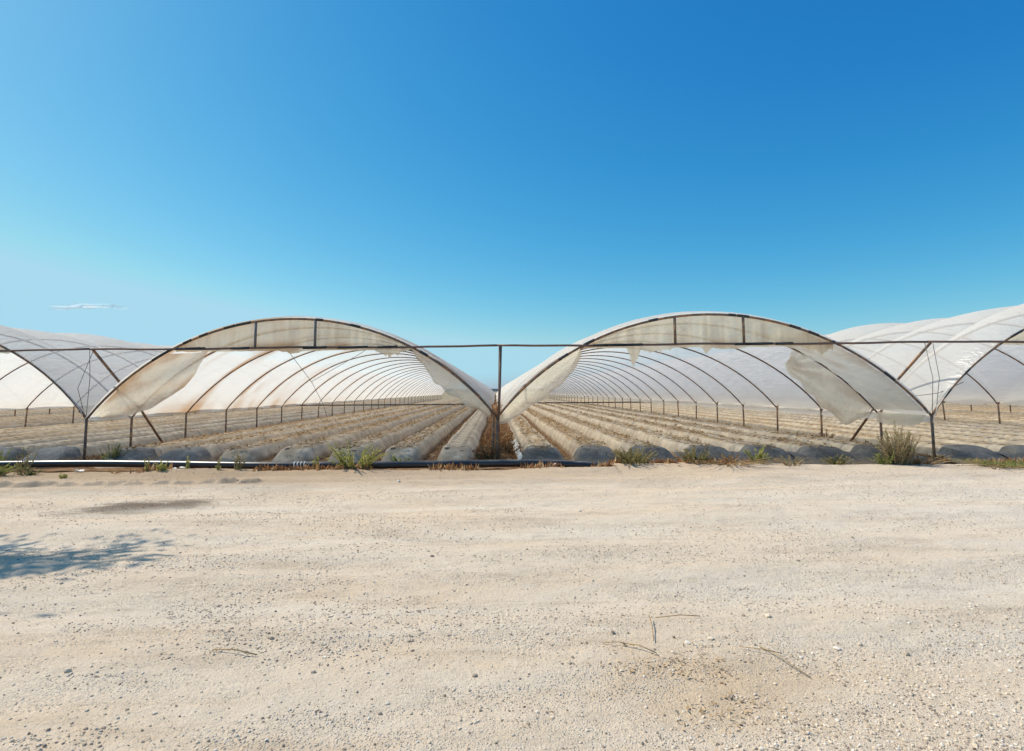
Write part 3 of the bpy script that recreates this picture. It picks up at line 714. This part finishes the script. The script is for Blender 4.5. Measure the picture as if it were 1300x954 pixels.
weed('weed', 'brownish green stalky weed right of the thin single stalk', 'weed', -4.22, 9.55, .34, .18, 14, 1, M_OLIVE, 20, 28, .028, .3, .85, G)
weed('weed', 'thin upright yellow weed left of the bushy green weed', 'weed', -2.98, 9.68, .30, .14, 6, 1, M_LIME, 21, 30, .034, .35, .9, G)
weed('weed', 'tiny green sprig on the sandy bank below the pipe', 'weed', -6.75, 9.2, .11, .12, 8, 1, M_LIME, 22, 20, .028, .35, .6, G)
weed('dead_bush', 'brown dead bush leaning on a post inside the right tunnel', 'dead bush', 8.12, 13.95, .42, .34, 40, 1, M_DRYRED, 23, 40, .035, .3, .8, zb=-.05)
weed('dead_bush', 'brown dead weeds standing around the foot of the middle post', 'dead bush', -.12, 10.95, .40, .50, 46, 1, M_DRYDARK, 27, 46, .045, .28, .75, zb=-.05)
weed('dead_bush', 'brown dead weeds in the post lane just behind the middle post', 'dead bush', .16, 12.1, .42, .55, 46, 1, M_DRYDARK, 28, 46, .045, .28, .75, zb=-.05)
weed('dead_bush', 'heap of brown dead plants at the foot of the right brace', 'dead bush', 8.35, 13.15, .20, .52, 60, 1, M_DRYRED, 24, 30, .04, .3, .4, zb=-.05)
weed('weed', 'dark green creeping weed on the dark film near the dry shrub', 'weed', 5.9, 9.78, .20, .32, 26, 1, M_OLIVE, 25, 40, .03, .35, .5, G)
# bare pale twigs standing at the right edge
mb = MB()
for k in range(9):
    a = random.uniform(-.9, .9); L = random.uniform(.1, .26); mb.tube([(0, 0, 0), (.5*L*math.sin(a)+.01, random.gauss(0, .02), .5*L*math.cos(a)), (L*math.sin(a)*1.1, random.gauss(0, .03), L*math.cos(a)*.85)], [.006, .004, .002], 4, False, random.random())
tag(obj('dry_twig', mb.mesh('dry_twig', True, 'shade'), M_STRAW, None, (8.0, 9.05, float(yard_h(8.0, 9.05))-.01)), 'bare pale twig sticking up beside the right front post', 'twig')

# dry weeds along the post lines and straw in the furrows: uncountable
def litter(name, label, n, seed, sampler, mat, size, up):
    r = np.random.default_rng(seed); x, y, z = sampler(r, n); n = len(x)
    L = r.uniform(.5, 1.4, n)*size; w = L*r.uniform(.10, .3, n); a = r.random(n)*2*math.pi; tl = np.abs(r.normal(up, .4, n))
    d = np.stack([np.cos(a)*np.cos(tl), np.sin(a)*np.cos(tl), np.sin(tl)], 1)*L[:, None]; e = np.stack([-np.sin(a), np.cos(a), r.normal(0, .4, n)], 1)*w[:, None]
    p = np.stack([x, y, z], 1); V = np.stack([p-e, p+d*.5-e*.6, p+d, p+e], 1).reshape(-1, 3)
    return tag(obj(name, mesh_np(name, V, np.arange(n*4).reshape(-1, 4), False, {'shade': np.repeat(r.random(n), 4)}), mat), label, kind='stuff')
def lane_s(r, n):
    lane = r.choice([-16, -8, -8, -8, 0, 0, 0, 0, 8, 8, 8, 16], n); q = r.random(n)
    y = yf(lane)-.3+np.where(q < .6, r.random(n)*8, r.random(n)*40)
    x = XC+lane+r.normal(0, .22, n); m = vnoise(x*3, y*1.3, 5) > -.35
    return x[m], y[m], -.05+np.abs(r.normal(0, .03, m.sum()))
litter('dry_weeds', 'reddish brown dead weeds along the lines of posts', 34000, 1, lane_s, M_DRYRED, .085, .5)
def verge_s(r, n):
    x = r.uniform(-9.5, 9.5, n); y = edge_y(x)+r.normal(-.06, .10, n); m = (vnoise(x*1.4, x*0, 33)+.5*vnoise(x*6, y*3, 34) > .15)
    x, y = x[m], y[m]; return x, y, yard_h(x, y)
litter('dry_grass', 'thin dry grass and dead weeds along the edge of the yard', 5200, 4, verge_s, M_DRYRED, .10, .8)
def furrow_s(r, n):
    k = r.integers(-14, 14, n); b = np.floor_divide(k, 7); i = k-7*b
    ok = i < 6; k, b, i = k[ok], b[ok], i[ok]; n = len(k)
    x = XC+W*b+.83+1.057*(i+.5)+r.normal(0, .10, n); y = yf(x)-.2+np.where(r.random(n) < .65, r.random(n)*9, r.random(n)*40)
    m = vnoise(x*4, y*1.1, 15) > -.3
    return x[m], y[m], -.05+np.abs(r.normal(0, .02, m.sum()))
litter('straw', 'brown straw and dead leaves in the furrows between beds', 13000, 2, furrow_s, M_STRAW, .075, .2)

# ---------------------------------------------------------------- stones
def ico():
    p = (1+5**.5)/2; v = np.array([(-1, p, 0), (1, p, 0), (-1, -p, 0), (1, -p, 0), (0, -1, p), (0, 1, p), (0, -1, -p), (0, 1, -p), (p, 0, -1), (p, 0, 1), (-p, 0, -1), (-p, 0, 1)])/math.sqrt(1+p*p)
    f = np.array([(0, 11, 5), (0, 5, 1), (0, 1, 7), (0, 7, 10), (0, 10, 11), (1, 5, 9), (5, 11, 4), (11, 10, 2), (10, 7, 6), (7, 1, 8), (3, 9, 4), (3, 4, 2), (3, 2, 6), (3, 6, 8), (3, 8, 9), (4, 9, 5), (2, 4, 11), (6, 2, 10), (8, 6, 7), (9, 8, 1)])
    return v, f
IV, IF = ico()
def stones(x, y, rad, r):
    n = len(x); a = r.random(n)*2*math.pi
    base = IV[None]*(1+r.normal(0, .16, (n, 12, 1)))
    sc = .86*np.stack([r.uniform(.8, 1.35, n), r.uniform(.7, 1.1, n), r.uniform(.45, .85, n)], 1)*rad[:, None]
    P = base*sc[:, None, :]
    c, s = np.cos(a)[:, None], np.sin(a)[:, None]
    X = P[..., 0]*c-P[..., 1]*s+x[:, None]; Y = P[..., 0]*s+P[..., 1]*c+y[:, None]; Z = P[..., 2]+(yard_h(x, y)+.22*rad)[:, None]
    V = np.stack([X, Y, Z], 2).reshape(-1, 3); F = (IF[None]+12*np.arange(n)[:, None, None]).reshape(-1, 3)
    return V, F, np.repeat(r.random(n), 12)
r = np.random.default_rng(3); N = 170000
y = 1.9+7.9*r.random(N)**1.35; x = (r.random(N)*2-1)*(y*1.0+.3)
pat = fbm(x*.8, y*2.2, 90, 4)+.5*fbm(x*3, y*4, 91, 2)+.25*sstep(-1, 3, x-.3*y)*.6
keep = r.random(N) < np.clip(.10+1.7*np.maximum(0, pat+.05), 0, 1)*np.clip(1.5-y/12, .3, 1)
x, y = x[keep], y[keep]; n = len(x)
rad = np.exp(r.normal(math.log(.0034), .52, n))*(1+.015*y); rad = np.clip(rad, .0018, .0095)
V, F, A = stones(x, y, rad, r)
tag(obj('gravel', mesh_np('gravel', V, F, False, {'shade': A}), M_STONE), 'loose pale gravel strewn in streaks over the yard', kind='stuff')
def gnd(px, py):                # ground points measured on the yard, as world x, y
    return px, py
BIG = [(-2.02, 2.87, .026, .45), (-1.18, 3.15, .02, .2), (-.95, 3.1, .018, .25), (-.45, 3.1, .017, .15), (-.5, 4.62, .022, .1), (.62, 3.14, .020, .12), (.25, 4.75, .017, .2), (1.55, 3.33, .028, .5), (1.42, 3.36, .02, .15), (1.72, 2.95, .022, .95), (1.86, 2.98, .020, .5), (2.02, 2.87, .022, .2), (.98, 3.02, .02, .95), (1.12, 3.06, .022, .6), (1.32, 3.0, .018, .15),
       (-1.62, 3.5, .016, .3), (-.2, 3.3, .017, .2), (-2.6, 4.9, .02, .2), (-3.0, 4.15, .018, .3), (.9, 6.2, .03, .9), (-.3, 5.6, .02, .9), (-1.4, 8.4, .035, .95), (-3.5, 6.0, .022, .3), (2.3, 4.4, .022, .2), (2.1, 3.5, .02, .35), (-.1, 2.75, .02, .2), (.35, 2.85, .018, .3), (3.1, 5.0, .024, .2), (1.3, 4.4, .018, .25), (-.85, 2.8, .018, .3)]
for i, (sx, sy, sr, sh) in enumerate(BIG):
    rs = np.random.default_rng(500+i); V, F, A = stones(np.array([0.]), np.array([0.]), np.array([sr*.8]), rs)
    V[:, 2] -= float(yard_h(0, 0))
    me = mesh_np('stone', V, F, False, {'shade': np.full(12, sh)})
    o = obj('stone', me, M_STONE, None, (sx, sy, float(yard_h(sx, sy))))
    tag(o, ('whitish stone lying loose on the pale gravel yard' if sh > .8 else 'dark grey-brown stone lying loose on the pale gravel yard' if sh < .28 else 'tan stone lying loose on the pale gravel yard'), 'stone', 'larger stones on the yard')
# white scraps of film by the pipe
for (sx, sy, w, lab) in ((-5.32, 9.86, .10, 'white scrap of film among the thin weeds below the pipe'), (-2.62, 9.80, .08, 'white rag at the left foot of the bushy weed'), (1.0, 9.70, .05, 'small white scrap below the pipe, right of the middle pole'), (2.0, 9.86, .09, 'pale flat stone-like scrap at the end of the pipe'), (-6.9, 9.78, .07, 'small white scrap below the pipe near the left front post')):
    n = 7; u, v = np.meshgrid(np.linspace(-1, 1, n), np.linspace(-1, 1, n)); sd = int(sx*100)
    xs = u*w*(1+.3*vnoise(u*2, v*2, sd)); ys = v*w*.5*(1+.4*vnoise(u*2+7, v*2, sd)); zs = .03+.035*vnoise(u*2.3, v*2.3, sd+3)
    o = obj('film_scrap', mesh_np('film_scrap', np.stack([xs.ravel(), ys.ravel(), zs.ravel()], 1), grid_faces(n, n)), M_WHITE, None, (sx, sy, float(yard_h(sx, sy)))); tag(o, lab, 'scrap')
# twigs and straws on the near gravel
def twig(pts, rr, label, shade=.7):
    mb = MB(); mb.tube([(a, b, float(yard_h(a, b))+c) for a, b, c in pts], rr, 6, True, shade); tag(obj('dry_twig', mb.mesh('dry_twig', True, 'shade'), M_STRAW), label, 'twig')
twig([(.64, 3.02, .012), (.72, 2.97, .022), (.79, 2.91, .01)], .0028, 'short pale forked twig on the near gravel, right of centre')
twig([(.55, 3.03, .01), (.63, 3.015, .018), (.70, 2.99, .012)], .002, 'thin straw lying against the forked twig', .55)
twig([(1.33, 2.97, .008), (1.36, 2.86, .016), (1.42, 2.66, .008)], .0028, 'long pale twig pointing at the lower edge of the photo')
twig([(1.22, 2.95, .01), (1.32, 2.90, .02), (1.40, 2.87, .012)], .002, 'thin straw crossing the long pale twig', .5)
twig([(.90, 3.32, .012), (1.05, 3.335, .02), (1.16, 3.33, .01)], .0023, 'straight brown straw lying above the straw patch', .4)
twig([(.86, 3.30, .03), (.84, 3.16, .02), (.81, 3.03, .01)], .0023, 'grey bent stem left of the straight brown straw', .3)
twig([(-1.42, 3.02, .01), (-1.30, 3.0, .018), (-1.18, 2.97, .01)], .0028, 'brown straw lying on gravel near the lower left', .45)
def patch_s(r, n):
    x = r.normal(.95, .34, n); y = r.normal(2.62, .22, n); m = vnoise(x*5, y*5, 3) > -.1; x, y = x[m], y[m]
    return x, y, yard_h(x, y)+.003+.004*r.random(len(x))
litter('chaff', 'brown chaff and straw bits on the near gravel', 1300, 8, patch_s, M_CHAFF, .018, .05)

# ---------------------------------------------------------------- the tree whose shade falls on the yard
def build_tree(x, y):
    r = random.Random(12); tr = MB(); lf = MB()
    root = thing('tree', 'leafy tree standing left of the yard, its shade on the gravel', 'tree', (x, y, -.1))
    tr.tube([(0, 0, 0), (.1, .05, 1.0), (.05, .12, 2.2), (.2, .2, 4.0), (.2, .25, 5.2)], [.2, .17, .15, .12, .07], 10)
    for i in range(22):
        a = r.uniform(-1.9, 1.9) if i < 15 else r.uniform(0, 6.28); L = r.uniform(1.6, 2.4)*((1.3 if a < -.5 else 1.1) if a < .2 or a > 2.2 else .6); z0 = r.uniform(3.6, 5.4)
        P = [Vector((.12, .15, z0))]
        for k in range(1, 7):
            f = k/6; P.append(Vector((.12+L*f*math.cos(a+.3*f), .15+L*f*math.sin(a+.3*f), z0+L*.55*f-.25*f*f*L+r.gauss(0, .05))))
        tr.tube(P, [.06*(1-.85*k/6)+.006 for k in range(7)], 6, False)
        for _ in range(260):
            f = .3+.72*r.random()**.7; q = min(5.99, f*6); j = min(5, int(q)); p = P[j].lerp(P[j+1], min(1, q-j))+Vector((r.gauss(0, .20), r.gauss(0, .13), r.gauss(0, .12)))
            d = Vector((math.cos(a)+r.gauss(0, .6), math.sin(a)+r.gauss(0, .6), r.gauss(-.2, .4))).normalized()*r.uniform(.08, .16); w = d.cross(Vector((r.gauss(0, 1), r.gauss(0, 1), 1))).normalized()*.028
            lf.add([p, p+d*.5+w, p+d, p+d*.5-w], [(0, 1, 2, 3)], r.random())
    obj('trunk', tr.mesh('trunk'), M_BARK, root); obj('crown', lf.mesh('crown', False, 'shade'), M_TREE, root)
    return root
build_tree(-9.65, 5.9)

# ---------------------------------------------------------------- sun, sky, cloud, camera
AZ = (-.93, .368); EL = math.radians(51)
sd = Vector((AZ[0]*math.cos(EL), AZ[1]*math.cos(EL), math.sin(EL))).normalized()
sun = bpy.data.lights.new('sun', 'SUN'); sun.energy = 4.8; sun.angle = math.radians(.53); sun.color = (1.0, .935, .82)
so = bpy.data.objects.new('sun', sun); COL.objects.link(so); so.rotation_euler = sd.to_track_quat('Z', 'Y').to_euler(); so.location = sd*50
wd = bpy.data.worlds.new('World'); scene.world = wd; wd.use_nodes = True
nt = wd.node_tree; bg = nt.nodes['Background']
sky = nt.nodes.new('ShaderNodeTexSky'); sky.sky_type = 'NISHITA'; sky.sun_disc = False
sky.sun_elevation = EL; sky.sun_rotation = math.atan2(AZ[0], AZ[1]) % (2*math.pi); sky.air_density = 1.0; sky.dust_density = .7; sky.ozone_density = 1.5; sky.altitude = 0
# grade the physical sky towards the deep polarised blue of the photo, channel by channel
sp = nt.nodes.new('ShaderNodeSeparateColor'); nt.links.new(sky.outputs[0], sp.inputs[0]); cb = nt.nodes.new('ShaderNodeCombineColor')
for k, (g, p) in enumerate(((.92, 2.309), (.27, 1.12), (.06, .60))):
    pw = nt.nodes.new('ShaderNodeMath'); pw.operation = 'POWER'; nt.links.new(sp.outputs[k], pw.inputs[0]); pw.inputs[1].default_value = p
    ml = nt.nodes.new('ShaderNodeMath'); ml.operation = 'MULTIPLY'; nt.links.new(pw.outputs[0], ml.inputs[0]); ml.inputs[1].default_value = math.exp(g)*.1**p/.1
    mn = nt.nodes.new('ShaderNodeMath'); mn.operation = 'MINIMUM'; nt.links.new(ml.outputs[0], mn.inputs[0]); mn.inputs[1].default_value = (4.0, 7.0, 8.6)[k]
    if k == 1: green = mn.outputs[0]
    if k == 2:                       # pale blue rather than greenish haze near the horizon
        sc_ = nt.nodes.new('ShaderNodeMath'); sc_.operation = 'MULTIPLY'; nt.links.new(green, sc_.inputs[0]); sc_.inputs[1].default_value = 1.18
        mx = nt.nodes.new('ShaderNodeMath'); mx.operation = 'MAXIMUM'; nt.links.new(mn.outputs[0], mx.inputs[0]); nt.links.new(sc_.outputs[0], mx.inputs[1]); mn = mx
    nt.links.new(mn.outputs[0], cb.inputs[k])
nt.links.new(cb.outputs[0], bg.inputs[0]); bg.inputs[1].default_value = .1

# thin cloud streak low on the left, a sheet of vapour far away
def cloud():
    t = NT('cloud_vapour'); v = t.vec('Object', (.004, .02, .02)); g = t.attr('dens')
    n = t.noise(t.vec('Object', (.006, .004, .03)), 1.0, 4, .55)
    a = t.math('MULTIPLY', t.math('MULTIPLY', g, t.ramp(n, .15, .75)), .95, clamp=True)
    df = t.n('ShaderNodeBsdfDiffuse', None, Color=(1., 1., 1.)); tl = t.n('ShaderNodeBsdfTranslucent', None, Color=(1., 1., 1.))
    m = t.n('ShaderNodeMixShader', None, _0=.65, _1=df.outputs[0], _2=tl.outputs[0]); tp = t.n('ShaderNodeBsdfTransparent')
    mat = t.out(t.n('ShaderNodeMixShader', None, _0=a, _1=tp.outputs[0], _2=m.outputs[0]))
    n_, m_ = 60, 16; u = np.linspace(-1, 1, n_)[:, None]; w = np.linspace(-1, 1, m_)[None, :]
    x = u*250+0*w; y = -40*u+120*w*0+30*vnoise(u*3, w*2, 1); z = w*17*(1-.3*u)-7*u+6*vnoise(u*4, u*0, 4)
    d = np.maximum(0, 1-np.abs(u+.1)**2.5)*np.maximum(0, 1-w**2)**1.3
    me = mesh_np('cloud', np.stack([x.ravel(), (y+0*z).ravel(), z.ravel()], 1), grid_faces(n_, m_), True, {'dens': d.ravel()})
    o = obj('cloud', me, mat, None, (-2110, 3000, 452)); tag(o, 'thin white streak of cloud low in the sky', kind='structure')
    o.visible_shadow = True
cloud()

cam = bpy.data.cameras.new('camera'); co = bpy.data.objects.new('camera', cam); COL.objects.link(co)
yaw, pitch, roll = .0295, .0894, -.0057
cy, sy = math.cos(yaw), math.sin(yaw)
fw = Vector((sy*math.cos(pitch), cy*math.cos(pitch), math.sin(pitch))); rt = Vector((cy, -sy, 0)); up = rt.cross(fw)
r2 = rt*math.cos(roll)+up*math.sin(roll); u2 = -rt*math.sin(roll)+up*math.cos(roll)
co.matrix_world = Matrix(((r2.x, u2.x, -fw.x, 0), (r2.y, u2.y, -fw.y, 0), (r2.z, u2.z, -fw.z, 1.3014), (0, 0, 0, 1)))
cam.sensor_width = 36; cam.lens = 722/1300*36; cam.shift_y = -45/1300; cam.clip_start = .05; cam.clip_end = 20000
scene.camera = co
scene.view_settings.view_transform = 'Standard'; scene.view_settings.look = 'None'; scene.view_settings.exposure = 0; scene.view_settings.gamma = 1
scene.render.engine = 'CYCLES'
c = scene.cycles; c.use_denoising = True; c.max_bounces = 8; c.diffuse_bounces = 5; c.transparent_max_bounces = 32; c.transmission_bounces = 6; c.sample_clamp_indirect = 8
